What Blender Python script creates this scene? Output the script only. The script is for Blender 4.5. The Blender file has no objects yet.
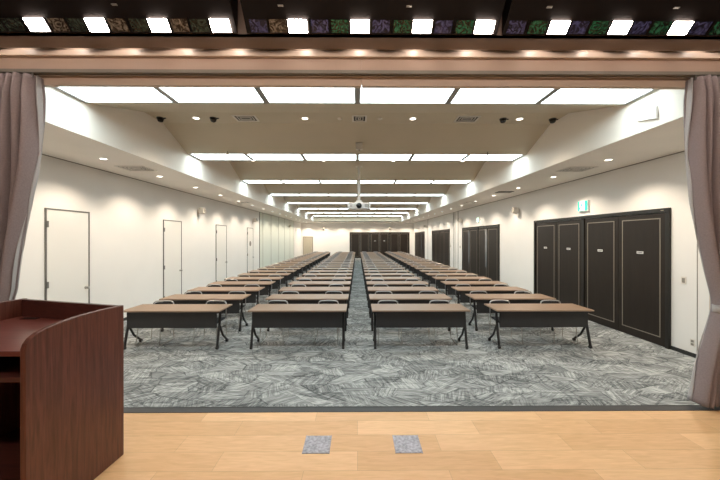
import bpy, math, random
from mathutils import Vector, Matrix
random.seed(7)
PI = math.pi
R = math.radians
sc = bpy.context.scene
col = sc.collection

# ------------------------------------------------------------ camera, world, exposure
EYE = 2.05            # eye height above the room floor; the stage top is 0.45
ST = 0.45
cam_d = bpy.data.cameras.new('camera'); cam = bpy.data.objects.new('camera', cam_d); col.objects.link(cam)
cam_d.lens = 16.0; cam_d.sensor_width = 36.0; cam_d.shift_y = -1.7 / 720; cam_d.clip_start = 0.05
cam.location = (0, 0, EYE); cam.rotation_euler = (R(90 - 0.05), 0, R(-0.45))
sc.camera = cam
w = bpy.data.worlds.new('world'); sc.world = w; w.use_nodes = True
w.node_tree.nodes['Background'].inputs[0].default_value = (1.0, 0.93, 0.86, 1)
w.node_tree.nodes['Background'].inputs[1].default_value = 0.10
sc.view_settings.view_transform = 'Standard'; sc.view_settings.look = 'None'
sc.view_settings.gamma = 1; sc.view_settings.use_curve_mapping = False
sc.view_settings.exposure = 0.60
PANEL_E = 6.0        # luminous ceiling panels
SPOT_W = 74.0         # recessed downlights
FILL_E = 80.0          # added fill batten, unseen behind the camera
BORDER_E = 42.0       # border lights over the stage

XL, XR, YF, YB = -5.785, 5.78, 3.2, 32.9      # room walls
ZS, ZP, ZT = 3.59, 4.09, 4.49                # soffit, luminous panels, top bands
XI = 4.13                                    # inner edge of the side soffits

# ------------------------------------------------------------ materials
def nt(name):
    m = bpy.data.materials.new(name); m.use_nodes = True
    return m, m.node_tree, m.node_tree.nodes['Principled BSDF']
def mat(name, c, rough=0.6, metal=0.0, var=0.04, scale=8.0, bump=0.0, emit=0.0, ec=None, spec=0.5, stretch=(1, 1, 1)):
    m, t, b = nt(name)
    b.inputs['Roughness'].default_value = rough; b.inputs['Metallic'].default_value = metal
    b.inputs['Specular IOR Level'].default_value = spec
    tc = t.nodes.new('ShaderNodeTexCoord'); mp = t.nodes.new('ShaderNodeMapping'); mp.inputs['Scale'].default_value = stretch
    n = t.nodes.new('ShaderNodeTexNoise'); n.inputs['Scale'].default_value = scale; n.inputs['Detail'].default_value = 4
    r = t.nodes.new('ShaderNodeValToRGB')
    r.color_ramp.elements[0].position = 0.3; r.color_ramp.elements[1].position = 0.7
    r.color_ramp.elements[0].color = tuple(max(0, v * (1 - var)) for v in c) + (1,)
    r.color_ramp.elements[1].color = tuple(min(1, v * (1 + var)) for v in c) + (1,)
    t.links.new(tc.outputs['Object'], mp.inputs[0]); t.links.new(mp.outputs[0], n.inputs['Vector'])
    t.links.new(n.outputs['Fac'], r.inputs[0]); t.links.new(r.outputs[0], b.inputs['Base Color'])
    if bump:
        bp = t.nodes.new('ShaderNodeBump'); bp.inputs['Strength'].default_value = bump; bp.inputs['Distance'].default_value = 0.01
        t.links.new(n.outputs['Fac'], bp.inputs['Height']); t.links.new(bp.outputs[0], b.inputs['Normal'])
    if emit:
        b.inputs['Emission Color'].default_value = tuple(ec or c) + (1,); b.inputs['Emission Strength'].default_value = emit
    return m

M = {}
M['wall'] = mat('wall_paint', (0.80, 0.785, 0.76), 0.75, scale=1.2, var=0.015)
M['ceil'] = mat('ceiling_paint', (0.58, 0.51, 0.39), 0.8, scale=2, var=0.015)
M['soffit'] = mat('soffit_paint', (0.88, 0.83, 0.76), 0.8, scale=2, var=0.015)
M['white'] = mat('white_plastic', (0.88, 0.88, 0.87), 0.4)
M['offwhite'] = mat('offwhite_plastic', (0.72, 0.68, 0.62), 0.45)
M['black'] = mat('black_metal', (0.012, 0.012, 0.013), 0.45)
M['modesty'] = mat('charcoal_panel', (0.022, 0.022, 0.023), 0.6, scale=60)
M['fabric'] = mat('black_upholstery', (0.022, 0.022, 0.025), 0.85, scale=120, bump=0.2)
M['chrome'] = mat('chrome_tube', (0.42, 0.42, 0.43), 0.36, metal=1.0, var=0.01)
M['steel'] = mat('brushed_steel', (0.45, 0.44, 0.42), 0.35, metal=1.0, var=0.05)
M['frameline'] = mat('grey_door_frame', (0.15, 0.145, 0.135), 0.5)
M['panelframe'] = mat('grey_panel_frame', (0.30, 0.30, 0.29), 0.5)
M['doorwhite'] = mat('white_door_paint', (0.78, 0.765, 0.73), 0.55, scale=1, var=0.01)
M['beigedoor'] = mat('beige_door_paint', (0.42, 0.38, 0.30), 0.6)
M['base'] = mat('dark_skirting', (0.02, 0.02, 0.02), 0.5)
M['dkdoor'] = mat('dark_brown_laminate', (0.020, 0.0145, 0.011), 0.42, spec=0.3, scale=3, var=0.12, stretch=(6, 6, 0.5))
M['dkframe'] = mat('black_brown_frame', (0.012, 0.010, 0.008), 0.4)
M['inlay'] = mat('pale_bronze_inlay', (0.32, 0.28, 0.23), 0.4, metal=0.6)
M['glass'] = mat('grey_glass', (0.16, 0.17, 0.18), 0.08, var=0.02)
M['partition'] = mat('pale_green_partition', (0.68, 0.73, 0.66), 0.35, scale=1, var=0.02)
M['grille'] = mat('vent_grey', (0.24, 0.22, 0.19), 0.6)
M['ventdark'] = mat('vent_dark', (0.04, 0.037, 0.033), 0.7)
M['fascia'] = mat('fascia_board', (0.50, 0.37, 0.29), 0.55, scale=1.5, var=0.02)
M['fascia2'] = mat('fascia_lower', (0.60, 0.48, 0.39), 0.5, scale=1.5, var=0.02)
M['stagedark'] = mat('stage_brown', (0.22, 0.165, 0.14), 0.7, scale=2)
M['housing'] = mat('housing_brown', (0.007, 0.005, 0.005), 0.6, spec=0.2, scale=5, var=0.2)
M['nosing'] = mat('stage_nosing', (0.035, 0.036, 0.038), 0.55, scale=20)
M['curtain'] = mat('mauve_curtain', (0.27, 0.222, 0.228), 0.85, scale=90, var=0.08, bump=0.15)
M['lining'] = mat('grey_lining', (0.46, 0.45, 0.46), 0.85, scale=90, var=0.05)
M['diff'] = mat('panel_diffuser', (0.9, 0.95, 0.95), 0.5, emit=PANEL_E, ec=(0.84, 0.98, 1.0))
M['bulb'] = mat('downlight_bulb', (1, 0.95, 0.85), 0.5, emit=5, ec=(1.0, 0.90, 0.76))
M['lamp'] = mat('border_lamp', (1, 0.9, 0.85), 0.5, emit=BORDER_E, ec=(1.0, 0.86, 0.74))
M['lamp_fill'] = mat('fill_lamp', (1, 0.9, 0.85), 0.5, emit=FILL_E, ec=(1.0, 0.84, 0.72))
M['exit_w'] = mat('exit_white', (0.8, 0.9, 0.85), 0.5, emit=1.1, ec=(0.75, 1.0, 0.9))
M['exit_g'] = mat('exit_green', (0.02, 0.5, 0.32), 0.5, emit=0.55, ec=(0.03, 0.75, 0.5))
M['label'] = mat('white_label', (0.85, 0.85, 0.82), 0.5)
M['ink'] = mat('grey_ink', (0.12, 0.12, 0.12), 0.6)
M['socket'] = mat('grey_carpet_insert', (0.42, 0.42, 0.47), 0.9, scale=45, var=0.35)
M['ledgreen'] = mat('dark_lens', (0.01, 0.012, 0.014), 0.08)

def gel(name, c1, c2, emit=0.0):
    m, t, b = nt(name)
    tc = t.nodes.new('ShaderNodeTexCoord'); n = t.nodes.new('ShaderNodeTexNoise')
    n.inputs['Scale'].default_value = 14; n.inputs['Detail'].default_value = 3; n.inputs['Distortion'].default_value = 3
    r = t.nodes.new('ShaderNodeValToRGB'); r.color_ramp.elements[0].position = 0.45; r.color_ramp.elements[1].position = 0.66
    r.color_ramp.elements[0].color = c1 + (1,); r.color_ramp.elements[1].color = c2 + (1,)
    t.links.new(tc.outputs['Object'], n.inputs['Vector']); t.links.new(n.outputs['Fac'], r.inputs[0])
    t.links.new(r.outputs[0], b.inputs['Base Color']); b.inputs['Roughness'].default_value = 0.25
    return m
M['gel_blue'] = gel('blue_gel', (0.012, 0.014, 0.035), (0.09, 0.10, 0.27))
M['gel_green'] = gel('green_gel', (0.005, 0.018, 0.012), (0.03, 0.20, 0.10))
M['gel_dark'] = gel('unlit_lens', (0.010, 0.014, 0.012), (0.06, 0.085, 0.065))
M['gel_tan'] = gel('amber_lens', (0.03, 0.024, 0.02), (0.26, 0.22, 0.17))

def wood(name, c1, c2, rough, stretch, scale=6.0, bump=0.03, ring=True):
    m, t, b = nt(name)
    tc = t.nodes.new('ShaderNodeTexCoord'); mp = t.nodes.new('ShaderNodeMapping'); mp.inputs['Scale'].default_value = stretch
    n = t.nodes.new('ShaderNodeTexNoise'); n.inputs['Scale'].default_value = scale; n.inputs['Detail'].default_value = 7
    n.inputs['Roughness'].default_value = 0.6; n.inputs['Distortion'].default_value = 0.5
    r = t.nodes.new('ShaderNodeValToRGB'); r.color_ramp.elements[0].position = 0.33; r.color_ramp.elements[1].position = 0.68
    r.color_ramp.elements[0].color = c1 + (1,); r.color_ramp.elements[1].color = c2 + (1,)
    t.links.new(tc.outputs['Object'], mp.inputs[0]); t.links.new(mp.outputs[0], n.inputs['Vector'])
    t.links.new(n.outputs['Fac'], r.inputs[0]); t.links.new(r.outputs[0], b.inputs['Base Color'])
    b.inputs['Roughness'].default_value = rough
    return m
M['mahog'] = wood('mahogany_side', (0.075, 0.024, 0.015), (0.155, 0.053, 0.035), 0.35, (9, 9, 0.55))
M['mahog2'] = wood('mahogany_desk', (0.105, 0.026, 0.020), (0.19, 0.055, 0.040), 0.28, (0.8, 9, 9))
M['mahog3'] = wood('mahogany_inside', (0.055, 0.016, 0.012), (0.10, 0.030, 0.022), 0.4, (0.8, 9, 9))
M['table'] = wood('table_laminate', (0.20, 0.125, 0.078), (0.275, 0.18, 0.118), 0.42, (1.0, 10, 10))
M['tedge'] = mat('table_edge_band', (0.30, 0.21, 0.15), 0.5)

def planks():
    m, t, b = nt('oak_planks')
    tc = t.nodes.new('ShaderNodeTexCoord')
    br = t.nodes.new('ShaderNodeTexBrick'); br.offset = 0.37; br.offset_frequency = 2
    br.inputs['Scale'].default_value = 1; br.inputs['Brick Width'].default_value = 1.0; br.inputs['Row Height'].default_value = 0.2
    br.inputs['Mortar Size'].default_value = 0.0012; br.inputs['Mortar Smooth'].default_value = 0.3; br.inputs['Bias'].default_value = 0
    br.inputs['Color1'].default_value = (0.74, 0.44, 0.21, 1); br.inputs['Color2'].default_value = (0.88, 0.57, 0.30, 1)
    br.inputs['Mortar'].default_value = (0.48, 0.30, 0.15, 1)
    mp = t.nodes.new('ShaderNodeMapping'); mp.inputs['Scale'].default_value = (1.2, 10, 1)
    n = t.nodes.new('ShaderNodeTexNoise'); n.inputs['Scale'].default_value = 5; n.inputs['Detail'].default_value = 6; n.inputs['Distortion'].default_value = 0.8
    mx = t.nodes.new('ShaderNodeMix'); mx.data_type = 'RGBA'; mx.blend_type = 'MULTIPLY'; mx.inputs[0].default_value = 1
    r = t.nodes.new('ShaderNodeValToRGB'); r.color_ramp.elements[0].position = 0.3; r.color_ramp.elements[1].position = 0.7
    r.color_ramp.elements[0].color = (0.86, 0.82, 0.76, 1); r.color_ramp.elements[1].color = (1, 1, 1, 1)
    t.links.new(tc.outputs['Object'], br.inputs['Vector']); t.links.new(tc.outputs['Object'], mp.inputs[0])
    t.links.new(mp.outputs[0], n.inputs['Vector']); t.links.new(n.outputs['Fac'], r.inputs[0])
    t.links.new(br.outputs['Color'], mx.inputs[6]); t.links.new(r.outputs[0], mx.inputs[7]); t.links.new(mx.outputs[2], b.inputs['Base Color'])
    b.inputs['Roughness'].default_value = 0.42
    return m
M['planks'] = planks()

def carpet():
    m, t, b = nt('patterned_carpet')
    N = t.nodes.new; L = t.links.new
    tc = N('ShaderNodeTexCoord')
    def math_(op, a, b_=None, c=None):
        n = N('ShaderNodeMath'); n.operation = op
        for i, v in enumerate((a, b_, c)):
            if v is None: continue
            if isinstance(v, (int, float)): n.inputs[i].default_value = v
            else: L(v, n.inputs[i])
        return n.outputs[0]
    def layer(seed, rot, sx, sy, fine):
        """angular shards, each filled with fine streaks running its own way"""
        mp = N('ShaderNodeMapping'); mp.inputs['Location'].default_value = (seed, seed * 1.7, 0); mp.inputs['Rotation'].default_value = (0, 0, rot)
        mp.inputs['Scale'].default_value = (sx, sy, 1); L(tc.outputs['Object'], mp.inputs[0])
        vo = N('ShaderNodeTexVoronoi'); vo.voronoi_dimensions = '2D'; vo.inputs['Scale'].default_value = 1; L(mp.outputs[0], vo.inputs['Vector'])
        ed = N('ShaderNodeTexVoronoi'); ed.voronoi_dimensions = '2D'; ed.feature = 'DISTANCE_TO_EDGE'; ed.inputs['Scale'].default_value = 1; L(mp.outputs[0], ed.inputs['Vector'])
        sp = N('ShaderNodeSeparateColor'); L(vo.outputs['Color'], sp.inputs[0])
        an = math_('MULTIPLY', math_('ROUND', math_('MULTIPLY', sp.outputs[0], 5)), PI / 5)
        ro = N('ShaderNodeVectorRotate'); ro.rotation_type = 'Z_AXIS'; L(tc.outputs['Object'], ro.inputs['Vector']); L(an, ro.inputs['Angle'])
        m2 = N('ShaderNodeMapping'); m2.inputs['Scale'].default_value = (2.6, fine, 1); L(ro.outputs[0], m2.inputs[0])
        n2 = N('ShaderNodeTexNoise'); n2.inputs['Scale'].default_value = 1; n2.inputs['Detail'].default_value = 4; n2.inputs['Roughness'].default_value = 0.62
        n2.inputs['Distortion'].default_value = 1.3; L(m2.outputs[0], n2.inputs['Vector'])
        gate = math_('GREATER_THAN', sp.outputs[2], 0.45)
        edge = math_('MULTIPLY', math_('LESS_THAN', ed.outputs['Distance'], 0.045), gate)
        return n2.outputs['Fac'], sp.outputs[1], edge
    a, sa, ea = layer(3.1, 0.55, 2.2, 5.5, 26)
    c, s_c, ec = layer(7.7, -0.75, 1.9, 4.8, 34)
    v = math_('ADD', math_('MULTIPLY', a, 0.9), math_('MULTIPLY', c, 0.7))
    v = math_('ADD', v, math_('ADD', math_('MULTIPLY', sa, 0.16), math_('MULTIPLY', s_c, 0.10)))
    v = math_('SUBTRACT', v, math_('ADD', math_('MULTIPLY', ea, 0.13), math_('MULTIPLY', ec, 0.10)))
    mr = N('ShaderNodeMapRange'); mr.inputs['From Min'].default_value = 0.68; mr.inputs['From Max'].default_value = 1.14; L(v, mr.inputs['Value'])
    r = N('ShaderNodeValToRGB'); e = r.color_ramp.elements
    e[0].position = 0.0; e[0].color = (0.075, 0.082, 0.085, 1); e[1].position = 1.0; e[1].color = (0.50, 0.52, 0.52, 1)
    k = e.new(0.35); k.color = (0.185, 0.197, 0.20, 1); k = e.new(0.65); k.color = (0.30, 0.315, 0.315, 1)
    L(mr.outputs[0], r.inputs[0]); L(r.outputs[0], b.inputs['Base Color'])
    b.inputs['Roughness'].default_value = 0.95; b.inputs['Specular IOR Level'].default_value = 0.15
    return m
M['carpet'] = carpet()

# ------------------------------------------------------------ mesh helpers
class MB:
    def __init__(s): s.v = []; s.f = []; s.mi = []
    def add(s, vs, fs, mi=0):
        o = len(s.v); s.v += [tuple(v) for v in vs]; s.f += [tuple(i + o for i in f) for f in fs]; s.mi += [mi] * len(fs); return s
    def box(s, x0, x1, y0, y1, z0, z1, mi=0):
        vs = [(x, y, z) for z in (z0, z1) for y in (y0, y1) for x in (x0, x1)]
        return s.add(vs, [(0, 2, 3, 1), (4, 5, 7, 6), (0, 1, 5, 4), (2, 6, 7, 3), (0, 4, 6, 2), (1, 3, 7, 5)], mi)
    def quad(s, a, b, c, d, mi=0): return s.add([a, b, c, d], [(0, 1, 2, 3)], mi)
    def prism(s, poly, axis, a, b, mi=0):
        """extrude a polygon of 2-D points along axis from a to b"""
        def P(p, t):
            return (t, p[0], p[1]) if axis == 'x' else (p[0], t, p[1]) if axis == 'y' else (p[0], p[1], t)
        n = len(poly); vs = [P(p, a) for p in poly] + [P(p, b) for p in poly]
        fs = [tuple(range(n)), tuple(range(2 * n - 1, n - 1, -1))] + [(i, i + n, (i + 1) % n + n, (i + 1) % n) for i in range(n)]
        return s.add(vs, fs, mi)
    def tube(s, pts, r, n=8, mi=0, closed=False):
        pts = [Vector(p) for p in pts]; k = len(pts); vs = []; up0 = None
        for i, p in enumerate(pts):
            if closed: d = pts[(i + 1) % k] - pts[i - 1]
            else: d = pts[min(i + 1, k - 1)] - pts[max(i - 1, 0)]
            d.normalize()
            if up0 is None: up0 = Vector((0, 0, 1)) if abs(d.z) < 0.9 else Vector((1, 0, 0))
            u = (up0 - d * up0.dot(d)); u = u.normalized() if u.length > 1e-4 else d.orthogonal().normalized()
            v = d.cross(u); up0 = u
            for j in range(n):
                a = 2 * PI * j / n; vs.append(p + (u * math.cos(a) + v * math.sin(a)) * r)
        fs = []
        for i in range(k if closed else k - 1):
            for j in range(n):
                a, b_ = i * n + j, i * n + (j + 1) % n; c, d_ = ((i + 1) % k) * n + (j + 1) % n, ((i + 1) % k) * n + j
                fs.append((a, b_, c, d_))
        if not closed: fs += [tuple(range(n - 1, -1, -1)), tuple(range((k - 1) * n, k * n))]
        return s.add(vs, fs, mi)
    def lathe(s, prof, n=20, axis='z', c=(0, 0, 0), mi=0):
        """prof: (radius, height) pairs, capped"""
        vs = []
        for r, h in prof:
            for j in range(n):
                a = 2 * PI * j / n; x, y = r * math.cos(a), r * math.sin(a)
                q = (x, y, h) if axis == 'z' else (x, h, y) if axis == 'y' else (h, x, y)
                vs.append((q[0] + c[0], q[1] + c[1], q[2] + c[2]))
        k = len(prof)
        fs = [(i * n + j, i * n + (j + 1) % n, (i + 1) * n + (j + 1) % n, (i + 1) * n + j) for i in range(k - 1) for j in range(n)]
        fs += [tuple(range(n - 1, -1, -1)), tuple(range((k - 1) * n, k * n))]
        return s.add(vs, fs, mi)
    def build(s, name, mats, parent=None, smooth=False, bevel=0.0):
        me = bpy.data.meshes.new(name); me.from_pydata(s.v, [], s.f); me.validate()
        import bmesh
        bm = bmesh.new(); bm.from_mesh(me); bmesh.ops.recalc_face_normals(bm, faces=bm.faces); bm.to_mesh(me); bm.free()
        for m in (mats if isinstance(mats, (list, tuple)) else [mats]): me.materials.append(m)
        if len(me.polygons) == len(s.mi):
            for p, k in zip(me.polygons, s.mi): p.material_index = k
        if smooth:
            for p in me.polygons: p.use_smooth = True
        o = bpy.data.objects.new(name, me); col.objects.link(o)
        if parent: o.parent = parent
        if bevel:
            b = o.modifiers.new('bevel', 'BEVEL'); b.width = bevel; b.segments = 2; b.limit_method = 'ANGLE'
        return o
def tag(o, label=None, cat=None, group=None, kind=None):
    if label: o['label'] = label
    if cat: o['category'] = cat
    if group: o['group'] = group
    if kind: o['kind'] = kind
    return o
def empty(name, loc=(0, 0, 0), rz=0.0):
    o = bpy.data.objects.new(name, None); o.empty_display_size = 0.1; col.objects.link(o); o.location = loc; o.rotation_euler = (0, 0, rz); return o
KIDS = {}
def kids(o):
    if o.name not in KIDS: KIDS[o.name] = [c for c in bpy.data.objects if c.parent == o]
    return KIDS[o.name]
def copy_tree(o, parent=None):
    c = o.copy(); col.objects.link(c)
    if parent: c.parent = parent
    for ch in kids(o): copy_tree(ch, c)
    return c
def struct(name, mb, m, parent=None, **k):
    o = mb.build(name, m, parent, **k); o['kind'] = 'structure'; return o
ORD = ['first', 'second', 'third', 'fourth', 'fifth', 'sixth', 'seventh', 'eighth', 'ninth', 'tenth', 'eleventh', 'twelfth', 'thirteenth', 'fourteenth',
       'fifteenth', 'sixteenth', 'seventeenth', 'eighteenth', 'nineteenth', 'twentieth', 'twenty-first', 'twenty-second']

# ------------------------------------------------------------ room shell
struct('floor', MB().box(XL - .1, XR + .1, 3.02, YB + .1, -0.1, 0), M['carpet'])
struct('wall_left', MB().box(XL - .15, XL, YF, YB, 0, ZS + 1.0), M['wall'])
struct('wall_right', MB().box(XR, XR + .15, YF, YB, 0, ZS + 1.0), M['wall'])
struct('wall_back', MB().box(XL - .15, XR + .15, YB, YB + .15, 0, ZS + 1.0), M['wall'])
struct('baseboard_left', MB().box(XL, XL + .015, YF, YB, 0, 0.07), M['base'])
struct('baseboard_right', MB().box(XR - .015, XR, YF, YB, 0, 0.07), M['base'])
struct('baseboard_back', MB().box(XL + .02, XR - .02, YB - .015, YB, 0, 0.07), M['base'])

PAN = [4.26 + 3.553 * k for k in range(8)]       # near edge of each row of luminous panels
YE = PAN[-1] + 1.2                              # the coffer ends against the far soffit
prof = [(YF, 4.42)]
for k, y in enumerate(PAN):
    prof += [(y, ZP + .04), (y + .6, ZP + .04)]
    if k < 7: prof += [(y + .6, ZP), (y + 1.97, ZT), (y + 2.56, ZT), (y + 3.55, ZP)]
prof += [(PAN[-1] + .6, ZP), (YE, ZP + .1)]
cm = MB()
for (ya, za), (yb, zb) in zip(prof, prof[1:]):
    if ya == yb and za == zb: continue
    cm.quad((-XI, ya, za), (XI, ya, za), (XI, yb, zb), (-XI, yb, zb))
cm.quad((-XI, YE, ZS), (XI, YE, ZS), (XI, YE, ZT), (-XI, YE, ZT))
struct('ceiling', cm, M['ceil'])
sm = MB()
for s, xw in ((-1, XL), (1, XR)):
    x0, x1 = sorted((xw, s * (XI + .05)))
    sm.box(x0, x1, YF, YB, ZS, ZS + .05)
    sm.box(*sorted((s * XI, s * (XI + .05))), YF, YE, ZS, ZT + .2)
sm.box(-XI, XI, YE, YB, ZS, ZS + .05)
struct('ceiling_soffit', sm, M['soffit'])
# thin shadow reveal where the soffit meets the side walls
struct('trim_1', MB().box(XL, XL + .02, YF, YB, ZS - .012, ZS), M['grille'])
struct('trim_2', MB().box(XR - .02, XR, YF, YB, ZS - .012, ZS), M['grille'])

# ------------------------------------------------------------ stage shell
struct('floor_stage', MB().box(-4.6, 4.6, -3.0, 2.95, ST - .1, ST), M['planks'])
struct('trim_5', MB().box(-4.6, 4.6, 2.940, 3.020, ST - .08, ST + .004).box(-4.6, 4.6, 3.02, 3.030, ST - .08, ST + .006), M['nosing'])
struct('wall_stage_front', MB().box(-4.6, 4.6, 2.96, 3.02, 0, ST - .08), M['stagedark'])
struct('wall_stage_left', MB().box(-4.7, -4.6, -3, YF, 0, 4.8), M['stagedark'])
struct('wall_stage_right', MB().box(4.6, 4.7, -3, YF, 0, 4.8), M['stagedark'])
struct('wall_stage_back', MB().box(-4.7, 4.7, -3.1, -3, 0, 4.8), M['fascia'])
ZC = EYE + 1.77
struct('ceiling_stage', MB().box(-4.6, 4.6, 2.80, 3.004, ZC, ZC + .008), M['stagedark'])
struct('ceiling_stage_recess', MB().box(-4.6, 4.6, -3, 2.9, 4.75, 4.8), M['housing'])
# proscenium: side returns and the header over the opening
struct('wall_front', MB().box(XL, -3.55, 3.12, YF, 0, 4.7).box(3.55, XR, 3.12, YF, 0, 4.7).box(-3.55, 3.55, 3.12, YF, 3.60, 4.7), M['fascia2'])
struct('trim_6', MB().box(-4.6, -4.6 + 4.64, 3.05, 3.12, 3.616, 3.756).box(0.043, 4.6, 3.05, 3.12, 3.616, 3.756), M['fascia'])
struct('trim_7', MB().prism([(3.010, 3.756), (3.012, 3.764), (3.042, 3.825), (3.12, 3.825), (3.12, 3.756)], 'x', -4.6, 4.6), M['fascia2'])

struct('trim_11', MB().box(-3.55, .038, 3.072, 3.12, 3.510, 3.616).box(.041, 3.55, 3.072, 3.12, 3.510, 3.616), M['fascia2'])
# ------------------------------------------------------------ lights: luminous panels
def spot(name, parent, loc, watts, angle, blend=0.6, colr=(1, 0.84, 0.66), rot=(0, 0, 0), size=0.05):
    d = bpy.data.lights.get(name) or bpy.data.lights.new(name, 'SPOT')
    d.energy = watts; d.spot_size = R(angle); d.spot_blend = blend; d.color = colr; d.shadow_soft_size = size
    o = bpy.data.objects.new(name, d); col.objects.link(o); o.parent = parent; o.location = loc; o.rotation_euler = rot
    return o
NPAN = ['leftmost', 'second from left', 'third from left', 'third from right', 'second from right', 'rightmost']
pw = 2 * (XI - .03) / 6
root = empty('ceiling_light_panel')
f = MB(); hx = pw / 2; e = .042
f.box(-hx, -hx + e, 0, .6, -.006, .03).box(hx - e, hx, 0, .6, -.006, .03).box(-hx + e, hx - e, 0, .012, 0, .03).box(-hx + e, hx - e, .588, .6, 0, .03)
f.build('panel_frame', M['panelframe'], root)
MB().box(-hx + e, hx - e, .012, .588, .006, .026).build('diffuser', M['diff'], root)
first = True
for k, y in enumerate(PAN):
    for i in range(6):
        o = root if first else copy_tree(root); first = False
        o.location = (-XI + .03 + pw * (i + .5), y, ZP + .003)
        rowtxt = 'nearest' if k == 0 else 'farthest' if k == 7 else ORD[k]
        tag(o, 'glowing white ceiling panel, %s in the %s panel row' % (NPAN[i], rowtxt), 'ceiling light', 'luminous ceiling panels in rows')

# ------------------------------------------------------------ recessed downlights
def make_downlight():
    r = empty('recessed_downlight')
    MB().lathe([(.055, .001), (.056, -.003), (.078, -.003), (.080, .002)], 24).build('trim_ring', M['white'], r, smooth=False)
    MB().lathe([(.056, .0), (.056, -.002), (.02, -.0025)], 20).build('bulb', M['bulb'], r)
    return r
dl = make_downlight(); used = False
def downlight(x, y, z, label, group, watts=SPOT_W, angle=132, lname='soffit_spot'):
    global used
    o = dl if not used else copy_tree(dl); used = True
    o.location = (x, y, z - .004); tag(o, label, 'downlight', group)
    spot(lname, o, (0, 0, -.03), watts, angle)
nd = 15
dls = [6.25 + 1.765 * i for i in range(-1, nd)]
kids(dl)
for s, side in ((-1, 'left'), (1, 'right')):
    for i, y in enumerate(dls):
        downlight(s * 4.93, y, ZS, 'round white downlight in the %s soffit, %s from the stage' % (side, ORD[i]), 'downlights along the %s soffit' % side)
for i, x in enumerate((-5.0, -3.35, -1.65, 0.0, 1.65, 3.3, 4.95)):
    downlight(x, YB - 0.85, ZS, 'round downlight before the back wall, %s from left' % ORD[i], 'downlights along the back wall', 110, 132, 'back_spot')
for bay in range(2):
    for i, x in enumerate((-3.28, -1.07, 1.13, 3.32)):
        downlight(x, PAN[bay] + 2.27, ZT, 'round downlight in the %s ceiling band, %s from left' % (('nearest', 'second')[bay], ORD[i]), 'downlights between the panel rows', 40, 110, 'band_spot')

# ------------------------------------------------------------ ceiling fittings
def vent(x, y, z, sx, sy, label, dark=False):
    r = empty('air_vent', (x, y, z)); m1 = M['offwhite'] if not dark else M['ventdark']
    fr = MB(); a, b = sx / 2, sy / 2; t = .035
    fr.box(-a, a, -b, -b + t, -.012, 0).box(-a, a, b - t, b, -.012, 0).box(-a, -a + t, -b + t, b - t, -.012, 0).box(a - t, a, -b + t, b - t, -.012, 0)
    fr.build('vent_frame', m1, r)
    MB().box(-a + t, a - t, -b + t, b - t, -.003, -.001).build('vent_backing', M['ventdark'], r)
    sl = MB(); k = t + .035
    while k < min(a, b) - .02:                       # nested square deflector rings
        u, v, q = a - k, b - k, .016
        sl.box(-u, u, -v, -v + q, -.010, -.004).box(-u, u, v - q, v, -.010, -.004).box(-u, -u + q, -v + q, v - q, -.010, -.004).box(u - q, u, -v + q, v - q, -.010, -.004)
        k += .05
    sl.build('deflector', M['grille'] if dark else M['offwhite'], r)
    tag(r, label, 'air vent', 'ceiling air vents')
vent(-4.88, 7.1, ZS, .62, .5, 'square louvred vent in the left soffit nearest the stage')
vent(4.88, 7.1, ZS, .62, .5, 'square louvred vent in the right soffit nearest the stage')
vent(4.9, 10.64, ZS, .5, .35, 'black slot vent in the right soffit before the wall speaker', True)
vent(-4.9, 13.9, ZS, .5, .5, 'distant louvred vent in the left soffit')
vent(4.9, 13.9, ZS, .5, .5, 'distant louvred vent in the right soffit')
vent(-2.27, PAN[0] + 2.27, ZT, .46, .34, 'small ceiling vent left of the centre in the nearest band')
vent(2.24, PAN[0] + 2.27, ZT, .46, .34, 'small ceiling vent right of the centre in the nearest band')
vent(0.04, PAN[0] + 2.27, ZT, .30, .34, 'small square grille at the centre of the nearest band')
def dome(x, y, z, label):
    r = empty('dome_camera', (x, y, z))
    MB().lathe([(.07, 0), (.07, -.02), (.055, -.022)], 20).build('mount', M['black'], r)
    MB().lathe([(.06, -.02), (.058, -.05), (.045, -.075), (.02, -.088)], 20).build('dome', M['ledgreen'], r, smooth=True)
    MB().box(.06, .11, -.008, .008, -.02, 0).build('bracket', M['black'], r)
    tag(r, label, 'camera', 'black domes in the nearest ceiling band')
for x, t in ((-4.0, 'black dome fixture at the far left of the nearest band'), (-2.93, 'black dome fixture beside the left vent in the nearest band'),
             (2.98, 'black dome fixture beside the right vent in the nearest band'), (4.0, 'black dome fixture at the far right of the nearest band')):
    dome(x, PAN[0] + 2.27, ZT, t)
for x, t in ((-.36, 'left'), (.46, 'right')):
    o = MB().lathe([(.05, 0), (.05, -.012), (.03, -.026)], 20).build('smoke_detector', M['offwhite']); o.location = (x, PAN[0] + 2.27, ZT)
    tag(o, 'small round detector just %s of the central ceiling grille' % t, 'detector')
for x, t in ((-3.12, 'left'), (3.14, 'right')):
    r = empty('sprinkler_head', (x, PAN[0] + 3.44, 4.13))
    MB().tube([(0, 0, 0), (0, 0, -.07)], .008).build('pipe', M['black'], r); MB().lathe([(.03, -.075), (.03, -.07)], 12).build('deflector', M['black'], r)
    tag(r, 'tiny dark sprinkler hanging at the %s end of the second panel row' % t, 'sprinkler')
r = empty('ceiling_sensor', (0.04, 7.42, 4.255))
MB().box(-.08, .08, -.05, .05, -.16, 0).build('housing', M['offwhite'], r, bevel=.008); MB().lathe([(.02, -.17), (.02, -.16)], 12).build('lens', M['black'], r)
tag(r, 'small beige box sensor hanging on the ceiling slope at the centre', 'sensor')
o = MB().prism([(4.36, 3.69), (4.66, 3.76), (4.70, 3.83), (4.64, 3.93), (4.42, 3.93), (4.36, 3.86)], 'x', 4.09, 4.128).build('wall_box', M['white'], bevel=.006)
tag(o, 'white flat box on the right coffer side near the curtain', 'box')

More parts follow.
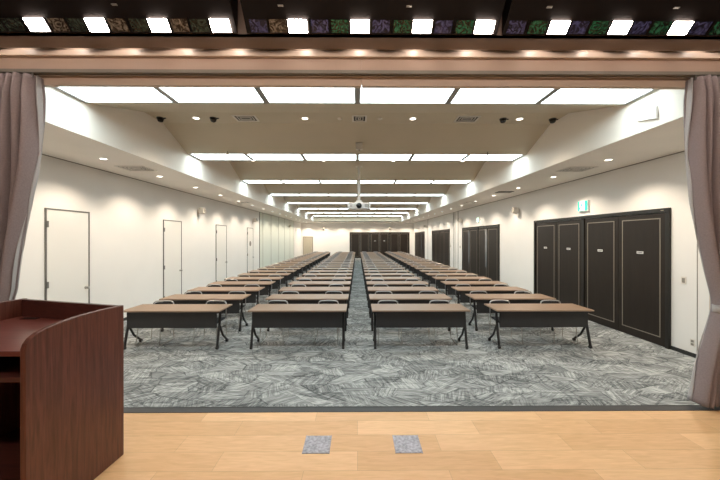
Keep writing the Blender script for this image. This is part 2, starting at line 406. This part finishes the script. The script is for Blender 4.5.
# projector
r = empty('projector', (0.05, 10.45, 3.08))
MB().box(-.365, .365, -.26, .30, -.10, .10).build('body', M['white'], r, bevel=.03)
MB().lathe([(.085, -.262), (.085, -.30), (.065, -.31)], 24, 'y', (0, 0, 0)).build('lens_ring', M['black'], r)
MB().lathe([(.06, -.305), (.05, -.318), (.02, -.325)], 20, 'y').build('lens', M['ledgreen'], r)
g = MB()
for i in range(5): g.box(.18, .32, -.264, -.258, -.05 + i * .022, -.04 + i * .022)
g.build('front_grille', M['grille'], r)
MB().box(-.30, -.22, -.264, -.258, -.02, .0).build('indicator', M['grille'], r)
MB().box(-.14, .14, -.14, .14, .105, .135).box(-.09, .09, -.09, .09, .135, .20).build('mounting_plate', M['white'], r)
MB().tube([(0, 0, .20), (0, 0, 1.30)], .045, 16).build('pole', M['white'], r, smooth=True)
MB().box(-.11, .11, -.06, .06, 1.29, 1.31).build('ceiling_plate', M['offwhite'], r)
tag(r, 'white projector hanging from a ceiling pole over the centre aisle', 'projector')

# ------------------------------------------------------------ doors on the left and back walls
def side_door(n, y0, y1, h, knob_far=True, window=False):
    x = XL
    fr = MB(); t = .028
    fr.box(x, x + .02, y0, y0 + t, 0, h).box(x, x + .02, y1 - t, y1, 0, h).box(x, x + .02, y0 + t, y1 - t, h - t, h)
    root = struct('door_%d' % n, fr, M['frameline'])
    MB().box(x, x + .012, y0 + t, y1 - t, .01, h - t).build('door_leaf', M['doorwhite'], root)
    yk = y1 - .10 if knob_far else y0 + .1
    k = MB(); k.lathe([(.03, 0), (.03, .01), (.012, .015), (.012, .04), (.028, .05), (.028, .07), (.015, .078)], 16, 'x', (x + .012, yk, 1.0))
    k.build('door_handle', M['steel'], root, smooth=True)
    for z in (.25, h * .45, h - .3):
        MB().box(x + .012, x + .035, y0 + .01, y0 + .05, z - .06, z + .06).build('hinge', M['frameline'], root)
    if window:
        MB().lathe([(.14, 0), (.14, .008)], 20, 'x', (x + .012, (y0 + y1) / 2, 1.75)).build('emblem', M['grille'], root)
side_door(1, 5.96, 6.94, 2.61)
side_door(2, 9.56, 10.55, 2.60)
side_door(3, 13.10, 14.16, 2.60)
side_door(4, 16.8, 17.75, 2.60, window=True)
b = MB(); b.box(-5.60, -5.56, YB - .02, YB, 0, 2.2).box(-4.62, -4.57, YB - .02, YB, 0, 2.2).box(-5.56, -4.62, YB - .02, YB, 2.15, 2.2)
dr = struct('door_5', b, M['frameline']); MB().box(-5.56, -4.62, YB - .012, YB, .01, 2.15).build('door_leaf', M['beigedoor'], dr)
MB().box(-4.75, -4.70, YB - .05, YB - .012, .95, 1.1).build('door_handle', M['steel'], dr)

# ------------------------------------------------------------ dark double doors (right wall and back wall)
def dark_leaf(root, P, a0, a1, h, handle_at=None, glass=None, sign=None):
    """P(a, d, z) maps along-wall, off-wall, height to a point; leaf between a0 and a1"""
    def bx(mb, a, b, d0, d1, z0, z1):
        p, q = P(a, d0, z0), P(b, d1, z1)
        return mb.box(*sorted((p[0], q[0])), *sorted((p[1], q[1])), z0, z1)
    leaf = bx(MB(), a0, a1, .005, .03, .02, h).build('door_leaf', M['dkdoor'], root)
    s = MB(); t = .018; i = .10
    for q in (a0 + i, a1 - i - t): bx(s, q, q + t, .03, .034, .16, h - .10)
    for z in (.16, h - .10 - t): bx(s, a0 + i, a1 - i, .03, .0335, z, z + t)
    s.build('inlay_strip', M['inlay'], leaf)
    if sign:
        c = (a0 + a1) / 2
        bx(MB(), c - .075, c + .075, .03, .034, 1.73, 1.78).build('sign_plate', M['label'], leaf)
        ink = MB()
        for k in range(4): bx(ink, c - .055 + k * .03, c - .037 + k * .03, .034, .035, 1.742, 1.768)
        ink.build('lettering', M['ink'], leaf)
    if handle_at is not None:
        hd = MB(); p0, p1 = P(handle_at, .075, .95), P(handle_at, .075, 1.35)
        hd.tube([P(handle_at, .03, .97), P(handle_at, .075, .97)], .009); hd.tube([P(handle_at, .03, 1.33), P(handle_at, .075, 1.33)], .009)
        hd.tube([p0, p1], .012).build('door_handle', M['dkframe'], leaf)
    if glass:
        g0, g1 = glass
        bx(MB(), g0, g1, .03, .036, .75, h - .12).build('glass_strip', M['glass'], leaf)
def PR(a, d, z): return (XR - d, a, z)
def PB(a, d, z): return (a, YB - d, z)
def door_set(n, P, a0, a1, nleaf, h, signs=(), glass=()):
    fr = MB(); t = .07
    def bx(a, b, z0, z1, d=.05):
        p, q = P(a, 0, z0), P(b, d, z1); fr.box(*sorted((p[0], q[0])), *sorted((p[1], q[1])), z0, z1)
    bx(a0, a0 + t, 0, h); bx(a1 - t, a1, 0, h); bx(a0 + t, a1 - t, h - t, h)
    mid = nleaf // 2
    w_ = (a1 - a0 - 2 * t) / nleaf
    for k in range(2, nleaf, 2): bx(a0 + t + w_ * k - .045, a0 + t + w_ * k + .045, 0, h - t, .048)
    root = struct('door_%d' % n, fr, M['dkframe'])
    for k in range(nleaf):
        l0, l1 = a0 + t + w_ * k, a0 + t + w_ * (k + 1)
        gap0 = .05 if (k % 2 == 0 and k > 0) else .006
        gap1 = .05 if (k % 2 == 1 and k < nleaf - 1) else .006
        l0 += gap0; l1 -= gap1
        dark_leaf(root, P, l0, l1, h - t - .01, glass=((l0 + .03, l0 + .24) if k in glass else None), sign=(k in signs))
    # closer boxes on the head of the frame
    for k in range(0, nleaf, 2):
        q = a0 + t + w_ * (k + 1)
    for a in (a0 + .12, a1 - .12):
        p, q = P(a - .03, .05, h - .05), P(a + .03, .056, h - .03)
        MB().box(*sorted((p[0], q[0])), *sorted((p[1], q[1])), h - .05, h - .03).build('frame_stud', M['inlay'], root)
door_set(6, PR, 5.85, 10.36, 4, 2.61, signs=(0, 1, 2, 3))
door_set(7, PR, 12.96, 17.5, 4, 2.61, glass=(1, 3))
door_set(8, PR, 20.0, 24.6, 4, 2.61)
door_set(9, PR, 27.5, 31.9, 4, 2.61, glass=(1,))
door_set(10, PB, -.80, 5.35, 6, 2.66, signs=(2, 3))

# movable partition stacked flat along the left wall
pm = MB()
for a, b_ in ((18.92, 19.5), (19.53, 21.35), (21.38, 23.4), (23.43, 25.3), (25.33, 27.3), (27.33, 29.0)): pm.box(XL, XL + .025, a, b_, 0.02, ZS - .02)
struct('wall_partition', pm, M['partition'])
pj = MB()
for a in (18.9, 19.515, 21.365, 23.415, 25.315, 27.315, 29.01): pj.box(XL, XL + .032, a - .018, a + .018, 0, ZS)
struct('trim_8', pj, M['grille'])
pj = MB()
for a in (18.3, 18.9, 19.2, 26.2): pj.box(XR - .02, XR, a - .012, a + .012, 0, ZS)
pj.box(XR - .006, XR, 5.39, 5.40, .07, ZS)
struct('trim_9', pj, M['grille'])

# exit signs
def exit_sign(y, label, wd=.36, h=.27, z=2.73, lit=True):
    r = empty('exit_sign', (XR, y, z))
    MB().box(-.05, 0, -wd / 2, wd / 2, 0, h).build('housing', M['white'], r, bevel=.004)
    MB().box(-.054, -.0505, -wd / 2 + .012, wd / 2 - .012, .012, h - .012).build('sign_face', M['exit_g'], r)
    MB().box(-.056, -.0545, -.075, .10, .02, h - .02).build('doorway_symbol', M['exit_w'], r)
    g = MB(); X0, X1 = -.0578, -.0565
    g.lathe([(.02, X0), (.02, X1)], 12, 'x', (0, .03, h - .065))
    def limb(a, b, t=.013):
        a, b = Vector(a), Vector(b); d = (b - a).normalized(); n = Vector((-d.y, d.x)) * t
        P = [a + n, b + n, b - n, a - n]; g.prism([(p.x, p.y) for p in P], 'x', X0, X1)
    limb((.03, h - .085), (.045, .115), .018); limb((.045, .12), (.01, .075)); limb((.01, .08), (-.01, .045)); limb((.045, .12), (.085, .09)); limb((.085, .095), (.095, .05))
    limb((.03, h - .10), (-.005, h - .125), .01); limb((.03, h - .10), (.075, h - .12), .01)
    g.build('running_figure', M['exit_g'], r)
    tag(r, label, 'exit sign')
exit_sign(8.1, 'green and white lit exit sign above the nearest dark doors')
exit_sign(15.2, 'small pale exit sign above the second set of dark doors', .3, .22, 2.8)

# wall speakers
def speaker(P, a, z, label, face):
    """face: +1 on left wall, -1 on right wall, 0 on back wall"""
    r = empty('wall_speaker', P(a, 0, z), {1: 0, -1: PI, 0: -PI / 2}[face])
    MB().box(0, .015, -.05, .05, -.28, .04).build('wall_plate', M['offwhite'], r)
    MB().tube([(.015, 0, -.04), (.10, 0, -.02)], .02, 10).build('bracket', M['offwhite'], r)
    c = MB(); pts = [(.10, -.16), (.30, -.11), (.27, .12), (.08, .10)]
    c.prism([(p[0], p[1]) for p in pts], 'y', -.12, .12)
    c.build('cabinet', M['offwhite'], r, bevel=.012)
    g = MB(); g.add([(.304, -.10, -.095), (.304, .10, -.095), (.279, .10, .105), (.279, -.10, .105)], [(0, 1, 2, 3)])
    g.build('grille', M['grille'], r)
    r.scale = (.82, .82, .82); tag(r, label, 'speaker', 'small wall speakers')
def PLW(a, d, z): return (XL + d, a, z)
for a, t in ((11.65, 'nearest'), (17.7, 'second'), (26.7, 'farthest')): speaker(PLW, a, 3.05, '%s of the small beige speakers high on the left wall' % t, 1)
for a, t in ((11.40, 'nearest'), (17.6, 'second'), (26.6, 'farthest')): speaker(PR, a, 3.05, '%s of the small beige speakers high on the right wall' % t, -1)
speaker(PB, -3.45, 3.05, 'small beige speaker high on the bare back wall', 0)
speaker(PB, 3.35, 3.05, 'small beige speaker above the back wall doors', 0)

# switches and sockets on the right wall
def plate(name, y, z, wd, h, label, cat, kind):
    r = empty(name, (XR, y, z))
    MB().box(-.008, 0, -wd / 2, wd / 2, -h / 2, h / 2).build('cover_plate', M['offwhite'], r, bevel=.002)
    g = MB()
    if kind == 's': g.box(-.014, -.008, -wd * .28, wd * .28, -h * .32, h * .32)
    else:
        for s in (-1, 1): g.box(-.011, -.008, -wd * .3, wd * .3, s * h * .22 - .02, s * h * .22 + .02)
    g.build('switch_rocker' if kind == 's' else 'outlet', M['grille'], r)
    tag(r, label, cat)
plate('light_switch', 5.62, 1.30, .085, .13, 'small wall switch plate between dark doors and right curtain', 'light switch', 's')
plate('wall_socket', 5.47, .245, .075, .12, 'wall socket low on the right wall beside the curtain', 'socket', 'o')
plate('wall_socket', 5.33, .245, .06, .13, 'blank white plate next to the low wall socket', 'socket', 's')
plate('wall_thermostat', 17.95, 1.55, .16, .18, 'small control plate beside the second dark doors', 'wall control', 's')
plate('wall_thermostat', 19.75, 1.55, .12, .14, 'small control plate before the third dark doors', 'wall control', 's')

# ------------------------------------------------------------ border lights above the stage
A, B = (2.700, EYE + 1.848), (2.774, EYE + 1.776)
def bx_of(px): return (px - 357.5 + (px - 360) ** 2 * 2.46e-5) * 2.737 / 320
def border(x0, x1, cells, label):
    r = empty('border_light', ((x0 + x1) / 2, 2.70, A[1])); cx = (x0 + x1) / 2
    h = MB(); z = A[1]
    # hood and body; the lenses sit in the slanted face
    poly = [(2.44, z + .26), (A[0] - .008, z + .004), (B[0], B[1] - .006), (2.79, B[1]), (2.79, z + .30), (2.44, z + .30)]
    h.prism([(p[0] - 2.70, p[1] - z) for p in poly], 'x', x0 - cx, x1 - cx)
    h.build('housing', M['housing'], r)
    dy, dz = B[0] - A[0], B[1] - A[1]; L_ = math.hypot(dy, dz); ny, nz = dz / L_, -dy / L_    # outward normal (towards the stage, down)
    def cell(xc, wd, m, name, t=.008, off=.010):
        mb = MB(); a = (A[0] - 2.70, 0); vs = []
        for o_ in (off, off + t):
            for (u) in (.04, .96):
                for sx in (-1, 1):
                    vs.append((xc - cx + sx * wd / 2, a[0] + dy * u + ny * o_, dz * u + nz * o_))
        mb.add(vs, [(0, 1, 3, 2), (4, 6, 7, 5), (0, 4, 5, 1), (2, 3, 7, 6), (0, 2, 6, 4), (1, 5, 7, 3)])
        return mb.build(name, m, r)
    for px, kind in cells:
        xc = bx_of(px)
        if kind == 'L':
            o = cell(xc, .158, M['lamp'], 'lamp_lens')
            # spill through the vents at the back of the fitting, onto the cornice
            spot('border_spill', r, (xc - cx, .315, .10), 2.2, 118, 1.0, (1, .84, .72), (R(8), 0, 0), .02)
        else:
            cell(xc, .145, M[{'b': 'gel_blue', 'g': 'gel_green', 'd': 'gel_dark', 't': 'gel_tan'}[kind]], 'colour_gel', .004)
    for px, kind in cells[1:]:
        xc = bx_of(px - 10.3); a = A[0] - 2.70
        MB().prism([(a - .008, -.002), (a + .074, -.080), (a + .066, -.086), (a - .016, -.008)], 'x', xc - cx - .006, xc - cx + .006).build('cell_divider', M['housing'], r)
    for px, kind in cells[1::6]:
        xc = bx_of(px + 5)
        MB().box(xc - cx - .022, xc - cx + .022, -.080, -.060, .055, .060).build('label_plate', M['grille'], r)
    tag(r, label, 'stage light', 'border lights above the stage')
border(-3.32, -1.04, [(-24, 'L'), (-4, 'd'), (15, 'd'), (38, 'L'), (60, 't'), (79, 'd'), (98, 'L'), (119, 't'), (140, 'd'), (160, 'L'), (181, 't'), (200, 'd'), (221, 'L')],
       'dark strip of stage lamps at the upper left with clear lenses')
border(-0.955, 1.21, [(259, 'b'), (278.5, 't'), (298, 'L'), (320, 'b'), (340, 'g'), (360, 'L'), (381, 'b'), (402, 'g'), (422, 'L'), (443, 'b'), (464, 'g'), (484, 'L')],
       'dark strip of stage lamps above the centre with blue and green gels')
border(1.265, 3.5, [(516, 'b'), (537, 'g'), (558, 'L'), (578, 'b'), (598, 'g'), (619, 'L'), (639, 'b'), (659, 'g'), (679, 'L'), (699, 'b'), (720, 'g'), (741, 'L')],
       'dark strip of stage lamps at the upper right with blue and green gels')
# added fill batten, unseen behind the camera, brightens the fascia; aimed forward and down
def fill_batten():
    y, z = -0.5, 4.05
    r = empty('border_light', (0, y, z))  # added fill, not one of the real border lights
    MB().prism([(0.0, 0.0), (.10, .09), (.10, .24), (-.22, .24), (-.22, 0)], 'x', -3.3, 3.3).build('housing', M['housing'], r)
    for k in range(12):
        x = -3.02 + .55 * k; vs = []
        for o_ in (.008, .018):
            for u in (.06, .94):
                for sx in (-1, 1): vs.append((x + sx * .09, .10 * u + .67 * o_, .09 * u - .74 * o_))
        MB().add(vs, [(0, 1, 3, 2), (4, 6, 7, 5), (0, 4, 5, 1), (2, 3, 7, 6), (0, 2, 6, 4), (1, 5, 7, 3)]).build('lamp_lens', M['lamp_fill'], r)
    tag(r, 'added unseen batten of warm fill lamps behind the camera aimed at the opening', 'stage light')
fill_batten()
struct('trim_10', MB().box(-4.6, 4.6, 2.80, 2.83, ZC, 4.75), M['stagedark'])

# ------------------------------------------------------------ curtains
def interp(tab, z):
    for (z0, a), (z1, b) in zip(tab, tab[1:]):
        if z0 >= z >= z1:
            t = (z0 - z) / (z0 - z1) if z0 != z1 else 0; return a + (b - a) * t
    return tab[-1][1]
def smooth_tab(tab, z):
    return (interp(tab, min(z + .06, tab[0][0])) + interp(tab, z) + interp(tab, max(z - .06, tab[-1][0]))) / 3
def curtain(side, inner, outer, y0, label, tie_z):
    r = empty('stage_curtain', (side * 3.4, y0, ST))
    nz, nu = 70, 150; ztop, zbot = 3.560, ST + .030
    folds = 12
    def P(u, z):
        a, b = smooth_tab(inner, z), smooth_tab(outer, z)
        wd = abs(b - a); full = wd / .75
        head = max(0, (z - 3.40) / .175)
        amp = .060 * (0.55 + .45 * full) * (1 - .35 * head)
        ph = 2 * PI * folds * (u + .012 * math.sin(3 * z + 7 * u))
        yy = amp * math.sin(ph) + .5 * amp * math.sin(ph * .46 + 1.3)
        sag = .018 * math.sin(ph * .31 + 2 * z)
        return (a + (b - a) * u + side * .010 * math.cos(ph) + .3 * sag - side * 3.4, yy + sag, z - ST)
    def surf(u0, u1, n, off=0.0):
        mb = MB(); vs = []
        for i in range(nz + 1):
            z = ztop + (zbot - ztop) * i / nz
            for j in range(n + 1):
                p = P(u0 + (u1 - u0) * j / n, z); vs.append((p[0], p[1] + off, p[2]))
        fs = [(i * (n + 1) + j, i * (n + 1) + j + 1, (i + 1) * (n + 1) + j + 1, (i + 1) * (n + 1) + j) for i in range(nz) for j in range(n)]
        return mb.add(vs, fs)
    c = surf(.018, 1, nu).build('curtain_cloth', M['curtain'], r, smooth=True)
    s = c.modifiers.new('solid', 'SOLIDIFY'); s.thickness = .006
    l = surf(0.0, .024, 8, .012).build('lining', M['lining'], r, smooth=True)
    s = l.modifiers.new('solid', 'SOLIDIFY'); s.thickness = .004
    tb = MB(); a, b = smooth_tab(inner, tie_z), smooth_tab(outer, tie_z)
    cx, hw = (a + b) / 2 - side * 3.4, abs(b - a) / 2 + .02; rings = []
    for k in range(24):
        t = 2 * PI * k / 24; rings.append((cx + hw * math.cos(t), .085 * math.sin(t)))
    vs = [(x, y, tie_z - ST + dz + .12 * side * (x - cx)) for dz in (-.035, .035) for x, y in rings]
    tb.add(vs, [(k, (k + 1) % 24, (k + 1) % 24 + 24, k + 24) for k in range(24)])
    o = tb.build('tieback', M['lining'], r, smooth=True); s = o.modifiers.new('solid', 'SOLIDIFY'); s.thickness = .008
    for k in range(9):
        u = (k + .5) / 9; p = P(u, ztop); MB().box(p[0] - .006, p[0] + .006, -.004, .004, ztop - ST - .02, ztop - ST + .018).build('hook', M['steel'], r)
    tag(r, label, 'curtain')
curtain(1, [(3.560, 3.14), (3.2, 3.155), (2.85, 3.17), (2.4, 3.20), (1.75, 3.31), (1.45, 3.385), (1.40, 3.39), (1.3, 3.37), (.9, 3.28), (.45, 3.20)],
        [(3.560, 3.95), (2.4, 3.87), (1.45, 3.60), (1.40, 3.58), (1.3, 3.61), (.45, 3.80)], 2.985, 'mauve stage curtain tied back at the right of the stage', 1.40)
curtain(-1, [(3.560, -2.965), (3.2, -2.98), (2.7, -3.03), (2.0, -3.14), (1.52, -3.20), (1.42, -3.25), (1.2, -3.22), (.45, -3.05)],
        [(3.560, -3.95), (2.4, -3.85), (1.45, -3.60), (1.40, -3.58), (1.2, -3.6), (.45, -3.75)], 2.985, 'mauve stage curtain tied back at the left behind the lectern', 1.42)
o = MB().box(-4.55, 4.55, 2.985, 3.045, 3.598, 3.616).box(-4.55, 4.55, 2.985, 2.990, 3.586, 3.598).box(-4.55, 4.55, 3.040, 3.045, 3.586, 3.598).build('curtain_track', M['grille'])
tag(o, 'long dark curtain track under the stage fascia', 'curtain track')

# ------------------------------------------------------------ floor inserts on the stage
for x, t in ((-.31, 'left'), (.385, 'right')):
    o = MB().box(-.098, .098, -.105, .105, 0, .004).box(-.102, -.098, -.109, .109, 0, .005).box(.098, .102, -.109, .109, 0, .005).build('floor_socket_cover', M['socket'])
    o.location = (x, 2.48, ST); tag(o, 'square grey carpeted cover in the stage floor, %s one of two' % t, 'floor cover', 'square covers in the stage floor')

# ------------------------------------------------------------ lectern
r = empty('lectern', (-2.26, 2.1, ST)); ox, oy = -2.26, 2.1
def slab(path, th, ztopf, z0, name, m, sidev):
    """vertical panel along a straight plan line with a profiled top"""
    (xa, ya), (xb, yb) = path; n = len(ztopf); mb = MB(); d = Vector((xb - xa, yb - ya)).normalized(); nn = Vector((-d.y, d.x)) * th * sidev
    vs = []
    for off in (Vector((0, 0)), nn):
        for t, z in ztopf: vs.append((xa + (xb - xa) * t + off.x - ox, ya + (yb - ya) * t + off.y - oy, z - ST))
        for t, z in reversed(ztopf): vs.append((xa + (xb - xa) * t + off.x - ox, ya + (yb - ya) * t + off.y - oy, z0 - ST))
    k = 2 * n
    mb.add(vs, [tuple(range(k)), tuple(range(2 * k - 1, k - 1, -1))] + [(i, (i + 1) % k, (i + 1) % k + k, i + k) for i in range(k)])
    return mb.build(name, m, r, bevel=.004)
curve = [(0, 1.554), (.25, 1.560), (.50, 1.561), (.70, 1.552), (.82, 1.541), (.90, 1.527), (.955, 1.507), (.985, 1.483), (1.0, 1.455)]
slab([(-1.728, 2.38), (-1.766, 1.715)], .032, curve, ST, 'side_panel', M['mahog'], -1)
slab([(-2.75, 2.66), (-2.79, 1.80)], .032, curve, ST, 'side_panel', M['mahog'], 1)
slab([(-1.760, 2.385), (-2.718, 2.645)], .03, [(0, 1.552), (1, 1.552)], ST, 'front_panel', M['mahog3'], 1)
def plan(z0, z1, yn, name, m):
    mb = MB(); pts = [(-1.764, 2.36), (-2.716, 2.61), (-2.752, yn), (-1.796, yn)]
    mb.prism([(p[0] - ox, p[1] - oy) for p in pts], 'z', z0 - ST, z1 - ST); return mb.build(name, m, r, bevel=.004)
plan(1.392, 1.420, 1.79, 'desktop', M['mahog2'])
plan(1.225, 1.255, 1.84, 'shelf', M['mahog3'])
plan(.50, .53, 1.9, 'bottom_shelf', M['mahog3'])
MB().box(-2.62 - ox, -2.50 - ox, 2.50 - oy, 2.54 - oy, .97, .974).build('cable_grommet', M['black'], r)
tag(r, 'large mahogany wooden lectern with curved side panels on the stage', 'lectern')

# ------------------------------------------------------------ tables and chairs
def make_table():
    r = empty('folding_table')
    MB().box(-.90, .90, -.30, .30, .695, .718).build('tabletop', M['table'], r, bevel=.003)
    e = MB().box(-.902, .902, -.303, -.3, .693, .716).box(-.902, .902, .3, .303, .693, .716).box(-.903, -.9, -.303, .303, .693, .716).box(.9, .903, -.303, .303, .693, .716)
    e.build('edge_band', M['tedge'], r)
    MB().box(-.828, .828, -.245, -.232, .385, .685).build('modesty_panel', M['modesty'], r, bevel=.004)
    for s in (-1, 1):
        l = MB(); x = s * .848
        l.tube([(x, -.14, .69), (x, -.17, .45), (x, -.275, .045)], .024, 8)
        l.tube([(x, -.175, .43), (x, -.02, .19), (x, .165, .05)], .020, 8)
        l.box(x - .022, x + .022, -.20, .24, .672, .694)
        leg = l.build('leg', M['black'], r, smooth=False)
        for yy in (-.275, .17):
            c = MB().lathe([(.027, -.022), (.030, -.014), (.030, .014), (.027, .022)], 14, 'x', (x, yy, .0305))
            c.box(x - .018, x + .018, yy - .012, yy + .012, .035, .06); c.build('caster', M['black'], leg)
    MB().tube([(-.84, -.15, .66), (.84, -.15, .66)], .014, 8).build('crossbar', M['black'], r)
    return r
def make_chair():
    r = empty('stacking_chair')                      # faces -y, towards the stage
    s = MB(); nx, ny = 8, 8; vs = []
    for k, zo in ((0, 0), (1, -.035)):
        for j in range(ny + 1):
            for i in range(nx + 1):
                u, v = i / nx * 2 - 1, j / ny * 2 - 1
                xx = u * .215 * (1 - .10 * v * v if v < 0 else 1 - .03 * v); yy = -.02 + v * .215
                zz = .43 + .012 * u * u - .035 * max(0, -v - .35) ** 2 * 2.2 + .01 * max(0, v) + zo - (.012 * (1 - u * u) if k else 0)
                vs.append((xx, yy, zz))
    N = (nx + 1) * (ny + 1); fs = []
    for j in range(ny):
        for i in range(nx):
            a = j * (nx + 1) + i; fs += [(a, a + 1, a + nx + 2, a + nx + 1), (N + a, N + a + nx + 1, N + a + nx + 2, N + a + 1)]
    ring = [i for i in range(nx + 1)] + [j * (nx + 1) + nx for j in range(1, ny + 1)] + [ny * (nx + 1) + i for i in range(nx - 1, -1, -1)] + [j * (nx + 1) for j in range(ny - 1, 0, -1)]
    fs += [(ring[k], ring[(k + 1) % len(ring)], ring[(k + 1) % len(ring)] + N, ring[k] + N) for k in range(len(ring))]
    s.add(vs, fs).build('seat', M['fabric'], r, smooth=True)
    # backrest: slightly curved pad inside a chrome hoop
    def hoop(sc_, y_off=0.0):
        pts = []
        for k in range(15):
            t = PI * k / 14; x = -.205 * sc_ * math.copysign(abs(math.cos(t)) ** .38, math.cos(t)); z = .665 + (.093 if sc_ == 1 else .070) * math.sin(t) ** .55 if 0 < k < 14 else .665
            pts.append((x, .27 + y_off - .03 * (1 - (x / .205) ** 2) * -1, z))
        return pts
    b = MB(); up = hoop(.93); low = [(x * .98, y - .01, .55) for x, y, z in up]
    for q in (0, .018):
        b.v += [(x, y + q, z) for x, y, z in up] + [(x, y + q, z) for x, y, z in low]
    n = len(up)
    for k in range(n - 1): b.f += [(k, k + 1, n + k + 1, n + k), (2 * n + k, 3 * n + k, 3 * n + k + 1, 2 * n + k + 1), (k, 2 * n + k, 2 * n + k + 1, k + 1), (n + k, n + k + 1, 3 * n + k + 1, 3 * n + k)]
    b.mi = [0] * len(b.f); b.build('backrest', M['fabric'], r, smooth=False)
    h = hoop(1.0)
    fr = MB().tube([(-.21, .215, .42), (-.208, .26, .52)] + h + [(.208, .26, .52), (.21, .215, .42)], .013, 8)
    fr.build('back_tube', M['chrome'], r, smooth=True)
    for sx in (-1, 1):
        x = sx * .215
        MB().tube([(x, .215, .42), (x * 1.02, .23, .25), (x * 1.05, .24, .02), (x * 1.05, .20, .010), (x * 1.05, -.19, .010), (x * 1.05, -.225, .03), (x, -.19, .30), (x, -.17, .405), (x, .215, .415)], .0075, 6).build('leg', M['steel'], r, smooth=True)
    MB().tube([(-.215, -.12, .39), (.215, -.12, .39)], .008, 6).tube([(-.215, .15, .395), (.215, .15, .395)], .008, 6).build('seat_rail', M['chrome'], r)
    return r
T = make_table(); Ch = make_chair()
COLS = [(-3.43, 'far-left'), (-1.11, 'left-of-aisle'), (1.175, 'right-of-aisle'), (3.475, 'far-right')]
Y0, PITCH, ROWS = 5.88, 1.14, 22
ft = fc = True
for k in range(ROWS):
    y = Y0 + PITCH * k + .30
    for x, cname in COLS:
        t = T if ft else copy_tree(T); ft = False
        t.location = (x, y, 0); t.rotation_euler.z = 0
        tag(t, 'wood-topped black folding table, %s from the stage in the %s column' % (ORD[k], cname), 'table', 'folding tables in four columns')
        for s, side in ((-1, 'left'), (1, 'right')):
            c = Ch if fc else copy_tree(Ch); fc = False
            c.location = (x + s * .53 + random.uniform(-.02, .02), y + .135 + random.uniform(-.008, .012), 0)
            tag(c, '%s black chair under the %s table from the stage in the %s column' % (side, ORD[k], cname), 'chair', 'chrome-framed chairs behind the tables')
